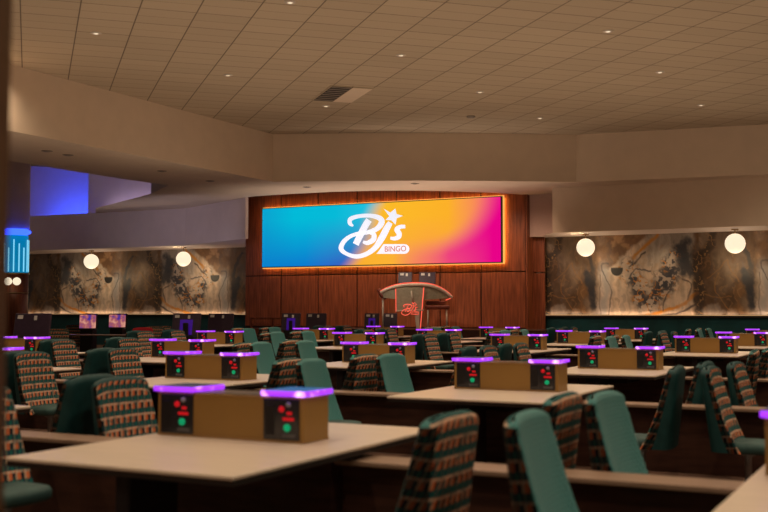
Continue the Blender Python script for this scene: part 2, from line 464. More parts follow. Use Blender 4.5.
for i, (r, k) in enumerate(TABS):
    ks = sorted(cnt[r]); j = ks.index(k); n = len(ks)
    pos = 'only one' if n == 1 else (['leftmost', 'second from left', 'third from left', 'fourth from left', 'fifth from left'][j] if j < n-1 or n == 1 else 'rightmost')
    rn = ORD[r]
    t = tab0 if i == 0 else dup(tab0)
    t.location = W(k*PITCHA+COLSH[r], ROWB[r]); t.rotation_euler.z = RZ
    tag(t, f"cream-topped dark-edged bingo table, {pos} in the {rn} row", 'table', 'cream bingo tables in rows')
    c = con0 if i == 0 else dup(con0)
    c.location = W(k*PITCHA-(.03 if r else .15)+COLSH[r], ROWB[r]+(.155 if r else .19), .7505); c.rotation_euler.z = RZ
    if (r, k) == (0, 0):
        cp = [q for q in c.children if q.name.startswith('light_cap')][-1]; cp.data = cp.data.copy(); cp.data.materials[1] = MATS['blue_top']
    tag(c, f"gold box console with purple light caps on the {pos} table, {rn} row", 'gaming console', 'purple-lit gaming consoles on the tables')
led0 = None
for r, rb in enumerate(ROWB):
    for gi in (0, -1, -2, -3, -4):
        pc = W((gi+.5)*PITCHA+COLSH[r], rb+(.10 if r else .22))
        if not inframe(pc, m=150): continue
        L = PITCHA/2-.635
        if led0 is None:
            led0 = empty('partition_ledge', (0, 0, 0))
            m = MB(); m.box(-L, L, -.15, .15, .632, .662, 0, .004); m.build('ledge_top', 'ledge_wood', led0)
            m = MB(); m.box(-L, L, -.04, .04, 0, .631); m.build('screen_panel', 'dark_wood', led0)
            o = led0
        else: o = dup(led0)
        o.location = pc; o.rotation_euler.z = RZ
        tag(o, f"low brown wooden partition ledge, {ORD[r]} row, {gapname[gi]}", 'partition', 'low ledges joining the tables of a row')
# ------------------------------------------------------------------ room
ZC, ZB = 7.38, 5.81; UPW = 125
BM, BW, BF = 27.0, 26.1, 24.7     # marble wall, wood wall, lower bulkhead face
m = MB(); m.box(-40, 50, -6, 70, -.1, 0); struct(m.build('floor', 'carpet'))
m = MB(); m.box(-45, 45, -45, 45, ZC, ZC+.1); o = struct(m.build('ceiling', 'ceiling_tiles')); o.rotation_euler.z = math.atan2(.315, .949); 
# bring the tile joints onto the photographed lines
o.location = (.83*.949, .83*.315, 0)
def wall(name, pts, z0, z1, mat, th=.12):
    """vertical wall along plan points, thickened away from the viewer"""
    m = MB(); q = [Vector((p[0], p[1])) for p in pts]
    for i in range(len(q)-1):
        d = (q[i+1]-q[i]).normalized(); n = Vector((-d.y, d.x))
        if n.y < 0: n = -n
        poly = [q[i], q[i+1], q[i+1]+n*th, q[i]+n*th]
        m.prism([(p.x, p.y) for p in poly], z0, z1)
    return struct(m.build(name, mat))
P0 = (-8.7, 25.1); P1 = (-3.66, 34.9); P2 = (6.33, 35.0); P3 = (11.9, 33.0)
dv = Vector((P0[0]-P1[0], P0[1]-P1[1])).normalized()
PL = (P0[0]+dv.x*12, P0[1]+dv.y*12); PR = (24, 28.6)
arc = []
for i in range(9):
    t = i/8; arc.append((P1[0]+(P2[0]-P1[0])*t, P1[1]+(P2[1]-P1[1])*t-.35*math.sin(PI*t)))
front = [PL, P0]+arc+[P3, PR]
m = MB()
for i in range(len(front)-1):
    a_, b_ = front[i], front[i+1]
    m.add([(a_[0], a_[1], ZB), (b_[0], b_[1], ZB), (b_[0], b_[1], ZC), (a_[0], a_[1], ZC)], [(0, 1, 2, 3)], 0, False)
def pt(px, d): return ((px-384)/F*d, d)
def fb(px, b): q = W(apx(px, b), b); return (q.x, q.y)
back = [pt(-250, 26.5), pt(5, 29.9), pt(60, 31.8), pt(120, 34.1), pt(167, 35.9), pt(150, 38.5), pt(95, 44.0)]
back += [fb(95, BF+.1), fb(185, BF+.1), pt(245, 39.85)]
back += [pt(255, 39.4), pt(290, 38.6), pt(330, 37.95), pt(370, 37.6), pt(400, 37.5), pt(440, 37.65), pt(480, 38.05), pt(510, 38.55), pt(526, 38.9), fb(526, BF+1.9), fb(553, BF+1.9), fb(553, BF+.1), fb(900, BF+.1)]
poly = back+list(reversed(front))
n = len(poly); m.add([(p[0], p[1], ZB) for p in poly], [tuple(range(n))])
m.add([(p[0], p[1], ZB+.001) for p in back]+[(p[0], p[1], ZC) for p in back], [(i, i+1, len(back)+i+1, len(back)+i) for i in range(4, 0, -1)]+[(i, i+1, len(back)+i+1, len(back)+i) for i in range(9, 18)])
o = struct(m.build('trim_1', 'plaster')); o['label'] = 'deep cream bulkhead below the tiled ceiling'
# lower bulkheads over the marble
wall('wall_left_bulkhead'.replace('_bulkhead', ''), [fb(27, BF), fb(185, BF), pt(245, 39.9)], 4.27, ZB+.02, 'plaster_pale')
wall('wall_right', [fb(553, BF), fb(900, BF)], 4.27, ZB+.02, 'plaster')
m = MB()
for L in ([fb(27, BF+.12), fb(185, BF+.12), pt(245, 40.1), fb(245, BM), fb(27, BM)], [fb(545, BF+1.0), fb(553, BF+.12), fb(900, BF+.12), fb(900, BM), fb(545, BM)]):
    m.add([(p[0], p[1], 4.272) for p in L], [tuple(range(len(L)))])
struct(m.build('trim_2', 'plaster_pale'))
# the void at the upper left
wall('wall_void', [fb(27, BF+2.6), fb(87, BF+2.6)], 5.0, 9.6, 'plaster_pale').name = 'wall_far'
wall('wall_upper', [fb(87, BF+.9), fb(185, BF+.9), fb(245, BF+.9)], 5.4, 9.6, 'plaster_pale')
wall('wall_return', [fb(87, BF+2.6), fb(87, BF+.95)], 5.0, 9.6, 'plaster_pale')
m = MB(); m.prism([fb(-60, BF+6), pt(-60, 25), pt(120, 34.2), pt(170, 36), fb(245, BF+1.2), fb(245, BF+6)], 9.6, 9.7); struct(m.build('trim_3', 'plaster_pale'))
# marble and teal wainscot
def wall_ab(name, px0, px1, b, z0, z1, mat, th=.12):
    a0, a1 = apx(px0, b), apx(px1, b)
    m = MB(); m.box(a0, a1, 0, th, z0, z1); o = m.build(name, mat, None, W(0, b), RZ); return struct(o)
wall_ab('wall_back_left', 20, 246, BM-.03, 0, 1.40, 'wainscot')
wall_ab('wall_back_right', 543, 900, BM-.03, 0, 1.40, 'wainscot')
wall_ab('trim_4', 22, 246, BM-.10, 1.34, 1.405, 'table_edge', .06)
wall_ab('trim_5', 543, 900, BM-.10, 1.34, 1.405, 'table_edge', .06)
wall_ab('trim_6', 24, 246, BM-.055, 1.407, 1.425, 'warm_strip', .02)
wall_ab('trim_7', 544, 900, BM-.055, 1.407, 1.425, 'warm_strip', .02)
# mural tile -----------------------------------------------------------
rng = np.random.RandomState(7)
def vnoise(x, y, s, per=None):
    G = rng.rand(64, 64); X = x*s; Y = y*s
    xi = np.floor(X).astype(int); yi = np.floor(Y).astype(int); fx = X-xi; fy = Y-yi
    fx = fx*fx*(3-2*fx); fy = fy*fy*(3-2*fy); g = lambda i, j: G[(i) % 64, (j) % 64]
    return (g(xi, yi)*(1-fx)+g(xi+1, yi)*fx)*(1-fy)+(g(xi, yi+1)*(1-fx)+g(xi+1, yi+1)*fx)*fy
def fbm(x, y, s, o=5):
    r = 0; a = .5
    for i in range(o): r = r+a*vnoise(x+i*3.1, y+i*1.7, s*2**i); a *= .5
    return r
NXT, NYT = 260, 128
tx, ty = np.meshgrid(np.linspace(0, 1, NXT, endpoint=False), np.linspace(0, 1, NYT))    # ty: 0 top
X = tx*2.05; Y = ty
wx = (fbm(X, Y, 3)-.5)*.13+(fbm(X+3, Y, 11, 4)-.5)*.05; wy = (fbm(X+9, Y, 3)-.5)*.2+(fbm(X+5, Y+2, 11, 4)-.5)*.10
X2 = tx+wx*.6; Y2 = ty+wy*.8
def spl(P, n=6):
    P = [P[0]]+list(P)+[P[-1]]; out = []
    for i in range(1, len(P)-2):
        for k in range(n):
            t = k/n; out.append(tuple(.5*((2*P[i][d])+(-P[i-1][d]+P[i+1][d])*t+(2*P[i-1][d]-5*P[i][d]+4*P[i+1][d]-P[i+2][d])*t*t+(-P[i-1][d]+3*P[i][d]-3*P[i+1][d]+P[i+2][d])*t**3) for d in (0, 1)))
    return out+[P[-2]]
def sm(e0, e1, v):
    q = np.clip((v-e0)/(e1-e0), 0, 1); return q*q*(3-2*q)
def mix(a, b, f): return a*(1-f[..., None])+np.array(b)*f[..., None]
def dist(pl, x, y, ax=2.05):
    d = np.full(x.shape, 9.); pl = spl(pl)
    for (x0, y0), (x1, y1) in zip(pl[:-1], pl[1:]):
        px_, py_ = (x-x0)*ax, y-y0; vx, vy = (x1-x0)*ax, y1-y0
        t = np.clip((px_*vx+py_*vy)/(vx*vx+vy*vy+1e-9), 0, 1); d = np.minimum(d, np.hypot(px_-t*vx, py_-t*vy))
    return d
nA, nB, nC = fbm(X+1, Y+3, 12, 4), fbm(X+5, Y+8, 18, 4), fbm(X+2, Y+9, 6, 5)
def line(C, pl, w, col, f=1, warp=1):
    d = dist(pl, tx+wx*.35*warp, ty+wy*.45*warp); ww_ = w*(.35+1.3*nA); return mix(C, col, sm(1, .25, d/ww_)*f*np.clip(.35+1.3*nC, 0, 1))
C = np.ones((NYT, NXT, 3))*np.array((.66, .52, .41))
C = C*(.72+.55*fbm(X, Y, 5))[..., None]
stk = fbm(X*2.2+wy*2.0, Y*.45+wx*2, 9, 5); stk2 = fbm(X*1.6+wy*3+4, Y*.6+wx*3, 13, 4)
C = mix(C, (.33, .30, .28), sm(.52, .28, Y2)*sm(.58, .74, X2)*.85)
rock = sm(.03, -.04, Y2-(.54-.66*(X2-.33)/.42))*sm(.28, .34, X2)*sm(.80, .72, X2)
C = mix(C, (.20, .105, .055), rock*np.clip(.55+.9*fbm(X+4, Y, 4), 0, 1))
C = mix(C, (.48, .28, .15), rock*sm(.50, .62, nC)*.7)
brown = np.maximum(sm(.37, .29, X2), sm(.95, .985, X2))
C = mix(C, (.085, .046, .024), brown*np.clip(.55+.75*fbm(X+2, Y+5, 3), 0, 1))
C = mix(C, (.17, .085, .032), brown*sm(.50, .66, fbm(X+7, Y+2, 4))*.85)
C = mix(C, (.30, .25, .22), brown*sm(.55, .70, fbm(X+1, Y+12, 5))*sm(.75, 1, Y2)*.9)
C = C*(.55+.9*stk)[..., None]
C = mix(C, (.42, .24, .11), sm(.56, .66, stk2)*.22); C = mix(C, (.06, .06, .075), sm(.62, .72, stk)*.35)
C = mix(C, (.36, .35, .37), sm(.055, .0, np.abs(X2-.385))*sm(.30, .5, Y2)*.8)
C = line(C, [(.41, .36), (.37, .40), (.395, .55), (.43, .72), (.415, 1)], .016, (.05, .05, .065), .7)
C = line(C, [(.27, .50), (.30, .72), (.335, 1.0)], .075, (.025, .028, .04), 1)
C = line(C, [(.24, .1), (.31, .45), (.29, .7)], .05, (.03, .025, .03), .9)
C = line(C, [(.36, .5), (.35, .75), (.37, 1.0)], .014, (.07, .06, .07), .6)
for pl in ([(.06, .56), (.11, .46), (.165, .36), (.18, .45), (.245, .60)], [(.02, .75), (.10, .80), (.2, .77)], [(.12, .5), (.1, .7), (.2, .95)]): C = line(C, pl, .012, (.36, .18, .05), .45)
C = line(C, [(.49, .42), (.58, .30), (.66, .14), (.74, .0)], .034, (.58, .25, .04), 1)
C = line(C, [(.52, .40), (.60, .34), (.67, .20)], .016, (.06, .04, .04), .9)
C = line(C, [(.64, 1.0), (.79, .94), (.90, .86), (.99, .72)], .034, (.62, .26, .04), 1)
C = line(C, [(.70, 1.02), (.86, .98), (.98, .86)], .020, (.05, .04, .05), .9)
dr = dist([(.555, .42), (.60, .60), (.64, .80), (.70, .80), (.75, .64), (.81, .50), (.87, .30)], X2, Y2)
dm = sm(.19, .07, dr+.20*(nA-.5)); rdg = 1-np.abs(2*fbm(X+6, Y+1, 14, 4)-.97)
C = mix(C, (.05, .055, .075), dm*sm(.28, .40, nA)*.92); C = mix(C, (.05, .055, .075), sm(.075, .02, dr+.07*(nB-.5))*.85)
C = mix(C, (.58, .25, .05), dm*sm(.88, .96, rdg)*sm(.36, .46, nC))
C = mix(C, (.62, .52, .44), dm*sm(.42, .38, nB)*.8)
C = mix(C, (.04, .045, .06), sm(.17, .05, dist([(.90, .18), (.935, .42)], X2, Y2)+.16*(nB-.5))*.95)
C = line(C, [(.84, .58), (.79, .78), (.77, .95)], .018, (.10, .08, .08), .9)
C = line(C, [(.90, .55), (.955, .62), (.93, .8)], .02, (.08, .06, .06), .9)
C = line(C, [(.70, .45), (.60, .40), (.55, .55)], .014, (.07, .07, .09), .9)
ve = np.minimum(dist([(.09, .0), (.045, .2), (.0, .38), (.01, .6), (.0, 1)], X2, ty), dist([(1.09, .0), (1.045, .2), (1.0, .38), (1.01, .6), (1.0, 1)], X2, ty))
C = mix(C, (.03, .02, .018), sm(.09, .03, ve)*.8)
C = mix(C, (.50, .29, .10), sm(.09, .03, ve)*sm(.92, .985, rdg)*.6)
sc_ = np.hypot((tx-.475)*2.05, ty-.43)
C = mix(C, (.028, .026, .026), sm(.088, .076, sc_)*sm(.40, .42, ty))
C = np.clip(C, 0, 1)
def mural(name, px0, px1, mirror, start_px, period):
    b = BM-.02; a0, a1 = apx(px0, b), apx(px1, b); s0 = apx(start_px, b)
    z0, z1 = 1.40, 4.30; nx = int((a1-a0)/(period/NXT)); ny = NYT-1
    xs = np.linspace(a0, a1, nx); vs = []; cols = []
    for j in range(NYT):
        z = z1+(z0-z1)*j/(NYT-1)
        for x in xs:
            t = ((x-s0)/period) % 1.0
            if mirror: t = (1-t) % 1.0
            i = int(t*NXT) % NXT
            vs.append((x, 0, z)); cols.append(C[j, i])
    fs = [(j*nx+i, j*nx+i+1, (j+1)*nx+i+1, (j+1)*nx+i) for j in range(NYT-1) for i in range(nx-1)]
    me = bpy.data.meshes.new(name); me.from_pydata(vs, [], fs); me.materials.append(MATS['mural'])
    ca = me.color_attributes.new('paint', 'FLOAT_COLOR', 'POINT')
    arr = np.ones((len(vs), 4)); arr[:, :3] = np.array(cols); ca.data.foreach_set('color', arr.ravel())
    o = bpy.data.objects.new(name, me); COL.objects.link(o); o.location = W(0, b-.02); o.rotation_euler.z = RZ
    struct(o); return o
per = apx(699, BM)-apx(547, BM)
mural('wall_marble_right', 544, 900, False, 547, per).name = 'wall_right_mural'
perL = apx(158, BM)-apx(57.5, BM)
mural('wall_marble_left', 27, 246, True, 57.5, perL).name = 'wall_left_mural'
wall_ab('wall_back', -60, 900, BM+.1, 0, 9.6, 'plaster_pale', .2)
# wood wall with raised panels
px_seams = [245, 281, 318, 357, 396, 440, 481, 526]
ww = MB(); a0, a1 = apx(245, BW), apx(526, BW)
ww.box(a0, a1, 0, .5, 0, 7.4); struct(ww.build('wall_screen', 'dark_wood', None, W(0, BW+.05), RZ))
zsplit = 1.6+35*(BW+10.69)/F/.8886*1.0
m = MB()
for i in range(7):
    x0, x1 = apx(px_seams[i], BW)+.025, apx(px_seams[i+1], BW)-.025
    m.box(x0, x1, 0, .05, .95, 2.98, 0, .008); m.box(x0, x1, 0, .05, 3.02, 7.3, 0, .008)
struct(m.build('wall_wood_panels', 'panel_wood', None, W(0, BW), RZ)).name = 'wall_panelling'
m = MB(); m.box(apx(526, BW), apx(526, BW)+.05, 0, 1.0, .0, 7.3); struct(m.build('trim_8', 'panel_wood', None, W(0, BW), RZ))
m = MB(); bq = BW+.6
for x0, x1 in ((526, 544.5),):
    m.box(apx(x0, bq), apx(x1, bq), 0, .1, 0, 2.95, 0, .006); m.box(apx(x0, bq), apx(x1, bq), 0, .1, 2.99, 4.28, 0, .006)
struct(m.build('wall_recess', 'panel_wood', None, W(0, bq), RZ))
m = MB(); m.box(apx(526, BW+.3), apx(553.5, BW+.3), 0, .1, 4.27, ZB+.05); struct(m.build('wall_pink', 'plaster_pink', None, W(0, BW+.3), RZ)).name = 'wall_block'
# ------------------------------------------------------------------ big screen
S = .0
KS = BW-.35
def on(px, py, b): # point on plane b -> (a, z)
    a = apx(px, b); p = W(a, b); q = at(px, py, p.y); return a, q.z
sa0, sz0 = on(262, 267, KS); sa1, sz1 = on(501, 197.5, KS)
_, ztl = on(262, 208.5, KS); _, zbr = on(501, 261.8, KS)
zt = (ztl+sz1)/2; zb = (sz0+zbr)/2
SW, SH = sa1-sa0, zt-zb
scr = empty('video_screen', W(sa0, KS, zb), RZ, 'wide glowing video wall showing a white bingo logo over the stage', 'screen')
m = MB(); m.box(-.03, SW+.03, .02, .25, -.03, SH+.03); m.build('housing', 'black', scr)
m = MB()
for b4 in ((-.07, SW+.07, -.07, -.031), (-.07, SW+.07, SH+.031, SH+.07), (-.07, -.031, -.031, SH+.031), (SW+.031, SW+.07, -.031, SH+.031)):
    m.box(b4[0], b4[1], .14, .20, b4[2], b4[3])
m.build('backlight_frame', 'gold_glow', scr)
m = MB()
for b4 in ((0, SW, 0, .05), (0, SW, SH-.05, SH), (0, .05, .05, SH-.05), (SW-.05, SW, .05, SH-.05)):
    m.box(b4[0], b4[1], .255, .27, b4[2], b4[3])
m.build('backlight_strip', 'back_glow', scr)
nx, nz = 160, 44
uu, vv = np.meshgrid(np.linspace(0, 1, nx), np.linspace(0, 1, nz))   # vv 0 bottom
def lerpc(stops, t):
    out = np.zeros(t.shape+(3,)); xs = [s[0] for s in stops]
    for k in range(3): out[..., k] = np.interp(t, xs, [s[1][k] for s in stops])
    return out
srgb = lambda r, g, b: tuple((c/255)**2.2 for c in (r, g, b))
blue = lerpc([(0, srgb(20, 160, 205)), (.15, srgb(10, 185, 215)), (.33, srgb(15, 185, 215)), (.5, srgb(40, 190, 220))], uu)
blueb = lerpc([(0, srgb(20, 125, 200)), (.2, srgb(20, 120, 205)), (.4, srgb(60, 90, 190)), (.5, srgb(120, 80, 180))], uu)
q = np.clip(1-vv*1.25+.1*(uu-.2), 0, 1)[..., None]; L_ = blue*(1-q)+blueb*q
yel = lerpc([(.35, srgb(250, 160, 60)), (.55, srgb(252, 185, 45)), (.8, srgb(252, 175, 45)), (1, srgb(245, 90, 110))], uu)
f = np.clip((np.hypot((uu-.68)/.30, (vv-1.12)/.95)-.72)/.42, 0, 1); f = f*f*(3-2*f)
f = f*np.clip((uu-.58)/.22, 0, 1)
mg = np.array(srgb(232, 10, 135)); R_ = yel*(1-f[..., None])+mg*f[..., None]
cor = np.clip(1-np.abs(uu-.72)/.25, 0, 1)*np.clip(1-vv*1.3, 0, 1); R_ = R_*(1-.5*cor[..., None])+np.array(srgb(250, 120, 90))*.5*cor[..., None]
edge = .40+.14*vv+.02*np.sin(vv*5)
g_ = np.clip((uu-edge+.06)/.10, 0, 1); g_ = (g_*g_*(3-2*g_))[..., None]
CC = L_*(1-g_)+R_*g_
vs = [(float(u)*SW, 0, float(v)*SH) for v in np.linspace(0, 1, nz) for u in np.linspace(0, 1, nx)]
me = bpy.data.meshes.new('picture'); me.from_pydata(vs, [], [(j*nx+i, j*nx+i+1, (j+1)*nx+i+1, (j+1)*nx+i) for j in range(nz-1) for i in range(nx-1)])
me.materials.append(MATS['screen_picture']); ca = me.color_attributes.new('paint', 'FLOAT_COLOR', 'POINT')
arr = np.ones((len(vs), 4)); arr[:, :3] = CC.reshape(-1, 3); ca.data.foreach_set('color', arr.ravel())
o = bpy.data.objects.new('picture', me); COL.objects.link(o); o.parent = scr; o.location = (0, 0, 0)
em('logo_white', (.80, .82, .93), 1.0)
em('logo_outline', (.10, .42, .75), .8)
em('pill_letter', (.75, .28, .22), .75)
# logo strokes, in crop pixels 0..709 x 0..512 of the part (330..420, 200..265) of the picture
def lp(x, y):
    PX = 330+x*90/709; PY = 200+y*65/512
    a, z = on(PX, PY, KS); return (a-sa0, z-zb)
def spline(P, n=10):
    P = [P[0]]+list(P)+[P[-1]]; out = []
    for i in range(1, len(P)-2):
        for k in range(n):
            t = k/n; o_ = []
            for d in range(len(P[0])):
                p0, p1, p2, p3 = (P[i+j][d] for j in (-1, 0, 1, 2))
                o_.append(.5*((2*p1)+(-p0+p2)*t+(2*p0-5*p1+4*p2-p3)*t*t+(-p0+3*p1-3*p2+p3)*t**3))
            out.append(o_)
    out.append(list(P[-2])); return out
STROKES = [
    [(185, 205, 8), (160, 185, 26), (165, 150, 28), (230, 128, 24), (320, 124, 26), (390, 142, 34), (410, 175, 42), (375, 225, 34), (300, 255, 26), (240, 262, 24), (165, 285, 24), (110, 330, 30), (90, 385, 32), (135, 425, 24), (210, 445, 28), (290, 425, 30), (360, 375, 36), (410, 300, 46), (450, 225, 44), (478, 178, 34)],
    [(310, 158, 44), (285, 195, 46), (245, 270, 46), (205, 350, 44)],
    [(300, 250, 18), (345, 268, 30), (345, 310, 36), (300, 338, 28), (262, 330, 14)],
    [(596, 210, 22), (558, 212, 26), (528, 232, 30), (546, 262, 36), (544, 290, 32), (512, 304, 24), (478, 300, 16)],
]
def strokes(mb, S, conv, yoff, grow=0, mi=0):
    for st in S:
        sp = spline(st, 8); vs = []; N = len(sp)
        for i, (x, y, w) in enumerate(sp):
            j0, j1 = max(0, i-1), min(N-1, i+1)
            dx, dy = sp[j1][0]-sp[j0][0], sp[j1][1]-sp[j0][1]; L = math.hypot(dx, dy) or 1
            nx_, ny_ = -dy/L*(w+grow)/2, dx/L*(w+grow)/2
            for s_ in (1, -1):
                p = conv(x+nx_*s_, y+ny_*s_); vs.append((p[0], yoff, p[1]))
        mb.add(vs, [(2*i, 2*i+1, 2*i+3, 2*i+2) for i in range(N-1)], mi)
star = []
for i, (x, y) in enumerate([(425, 68), (478, 100), (518, 68), (528, 112), (578, 125), (528, 145), (520, 195), (485, 160), (440, 158), (470, 128)]): star.append((x, y))
m = MB()
m2 = MB()
sx_ = [[(x, y, w+14) for x, y, w in st] for st in STROKES]
strokes(m, STROKES, lp, -.03, grow=6)
c0 = lp(500, 130); vs = [(c0[0], -.03, c0[1])]+[(lp(x, y)[0], -.03, lp(x, y)[1]) for x, y in star]
m.add(vs, [(0, i+1, (i+1) % 10+1) for i in range(10)])
pill = []
for i in range(13): t = -PI/2+PI*i/12; pill.append((590+38*math.cos(t), 386+38*math.sin(t)))
pill += [(368, 424), (385, 405), (412, 365), (425, 348)]
cc_ = lp(480, 390); vs = [(cc_[0], -.03, cc_[1])]+[(lp(x, y)[0], -.03, lp(x, y)[1]) for x, y in pill]
m.add(vs, [(0, i+1, (i+1) % len(pill)+1) for i in range(len(pill))])
m.build('logo', 'logo_white', scr)
def text(s, size, mat, parent, loc, bold=.0, sx=1, name='lettering', rot=(PI/2, 0, 0), shear=0):
    cu = bpy.data.curves.new('t', 'FONT'); cu.body = s; cu.size = size; cu.align_x = 'CENTER'; cu.align_y = 'CENTER'; cu.offset = bold; cu.extrude = .004; cu.shear = shear
    to = bpy.data.objects.new('t', cu); COL.objects.link(to)
    bpy.context.view_layer.update()
    me = bpy.data.meshes.new_from_object(to.evaluated_get(bpy.context.evaluated_depsgraph_get()))
    bpy.data.objects.remove(to); me.materials.clear(); me.materials.append(MATS[mat])
    o = bpy.data.objects.new(name, me); COL.objects.link(o); o.parent = parent; o.location = loc; o.rotation_euler = rot; o.scale = (sx, 1, 1); return o
pc = lp(515, 387); text('BINGO', .30, 'pill_letter', scr, (pc[0]+.02, -.045, pc[1]), .004, 1.0)
# ------------------------------------------------------------------ stage and desk
m = MB(); x0, x1 = apx(252, 23.0), apx(540, 23.0)
m.box(x0, x1, 0, BW-23.0-.01, 0, .92); struct(m.build('floor_stage', 'dark_wood', None, W(0, 23.0), RZ))
st = empty('stage_steps', W(apx(262, 22.2), 22.2), RZ, 'reddish wooden steps with a rail at the left end of the stage', 'steps')
m = MB()
for i in range(4): m.box(-1.0, .9, .2*i, .8, .23*i, .23*(i+1))
m.build('treads', 'panel_wood', st)
m = MB(); m.box(-1.0, .9, .72, .78, 1.25, 1.31); m.box(-1.0, .9, .72, .78, 1.05, 1.09)
for x in (-1.0, -.05, .84): m.box(x, x+.06, .72, .78, .92, 1.3)
m.build('handrail', 'panel_wood', st)
DB = 24.0; ad = apx(415.5, DB); dY = W(ad, DB).y
sc1 = dY/F
desk = empty('presenter_desk', W(ad, DB, .925), 0, 'curved pale presenter desk edged in red neon below the screen', 'desk')
def dz(py): return at(415, py, dY).z-.925
HWD = 36*sc1
def fas(t, v):
    x = HWD*t; y = -.75*(1-t*t)
    ztop = dz(283.5)-(.30 if t < 0 else .44)*abs(t)**2.6; zbot = dz(300)+.10*abs(t)**2
    if abs(t) > .9: zbot = min(zbot, ztop-.08)
    return (x, y, zbot+(ztop-zbot)*v)
m = MB(); m.grid([[fas(-1+2*i/32, v/4) for i in range(33)] for v in range(5)]); m.build('fascia', 'desk_grey', desk)
m = MB(); P = [fas(-1+2*i/32, 1) for i in range(33)]
m.add([p for p in P]+[(0, .3, P[16][2]-.02)], [(i, i+1, 33) for i in range(32)]); m.build('desktop', 'desk_white', desk)
m = MB(); m.tube([(p[0], p[1]-.02, p[2]-.05) for p in P], .055, 8); m.build('pale_rim', 'desk_white', desk)
m = MB(); m.tube([(p[0], p[1]-.06, p[2]+.01) for p in P]+[(P[-1][0]-.05, 0, P[-1][2]-.10), (P[-1][0]-.22, -.25, P[-1][2]-.16)], .018, 6); m.build('neon_rim', 'neon', desk)
xl, xr = (395.5-415.5)*sc1, (423-415.5)*sc1; xrb = (419.5-415.5)*sc1
yt = -.80
m = MB(); m.add([(xl, yt+.03, dz(290)), (xr, yt+.03, dz(288)), (xrb+.1, yt+.03, dz(311)), (xl+.02, yt+.03, dz(311)),
                 (xl, yt+.25, dz(290)), (xr, yt+.25, dz(288)), (xrb+.1, yt+.25, dz(311)), (xl+.02, yt+.25, dz(311))],
                [(0, 1, 2, 3), (4, 5, 6, 7), (0, 1, 5, 4), (1, 2, 6, 5), (2, 3, 7, 6), (3, 0, 4, 7)]); m.build('front_panel', 'desk_grey', desk)
m = MB(); m.tube([(xl, yt, dz(289)), (xl+.01, yt, dz(312))], .018, 6); m.tube([(xr, yt, dz(288)), (xrb, yt, 0.02)], .02, 6); m.build('neon_upright', 'neon', desk)
m = MB(); m.tube([(xl+.55, yt, dz(291)), (xl+.60, yt, dz(302))], .03, 8); m.tube([(xl, yt, dz(311)), (xr, yt, dz(310))], .025, 6)
m.add([(xl+.66, yt, dz(311)), (xrb-.03, yt, dz(311)), (xrb-.03, yt, 0), (xrb-.14, yt, 0)], [(0, 1, 2, 3)]); m.build('metal_brace', 'white_metal', desk)
m = MB(); m.tube([(-HWD+.12, 0, dz(297)), (-HWD+.13, 0, 0)], .035, 8); m.build('leg', 'white_metal', desk)
m = MB(); m.tube([(-HWD-.04, -.05, dz(289)), (-HWD+.08, -.08, dz(296)), (-HWD+.25, -.1, dz(298))], .07, 8); m.build('armrest', 'leather', desk)
# neon emblem
NS = [[(x, y, w) for x, y, w in s] for s in STROKES]
def nc(x, y): return ((x-330)*.00155, -(y-260)*.00135)
em_o = MB()
for s_ in NS:
    sp = spline([(p[0], p[1]) for p in s_], 5); em_o.tube([(nc(x, y)[0], 0, nc(x, y)[1]) for x, y in sp], .017, 5)
em_o.tube([(nc(x, y)[0], 0, nc(x, y)[1]) for x, y in star+[star[0]]], .014, 5)
em_o.tube([(nc(x, y)[0], 0, nc(x, y)[1]) for x, y in pill[::2]+[pill[0]]], .014, 5)
o = em_o.build('neon_emblem', 'neon', desk); o.location = (0, yt-.03, dz(309.0)); o.location.x = (408.5-415.5)*sc1; o.scale = (.72, 1, .88)
# stool on stage
sl = empty('backless_stool', W(apx(437, DB-.1), DB-.1, .925), 0, 'brown leather bench stool on a pale frame right of the presenter desk', 'stool')
zz = lambda py: at(437, py, W(apx(437, DB-.1), DB-.1).y).z-.925
wS = 12*sc1
m = MB(); m.box(-wS, wS, -.22, .22, zz(309.5), zz(305.5), 0, .03); m.box(-wS*.9, wS*.7, .1, .22, zz(305), zz(301), 0, .03); m.build('seat', 'leather', sl)
for sx in (-1, 1):
    m = MB(); m.tube([(sx*wS*.75, -.15, zz(309.5)), (sx*wS*.78, -.2, 0.02)], .028, 8); m.build('leg', 'white_metal', sl)
m = MB(); m.tube([(-wS*.8, -.2, .06), (wS*.8, -.2, .06)], .025, 8); m.build('foot_bar', 'white_metal', sl)
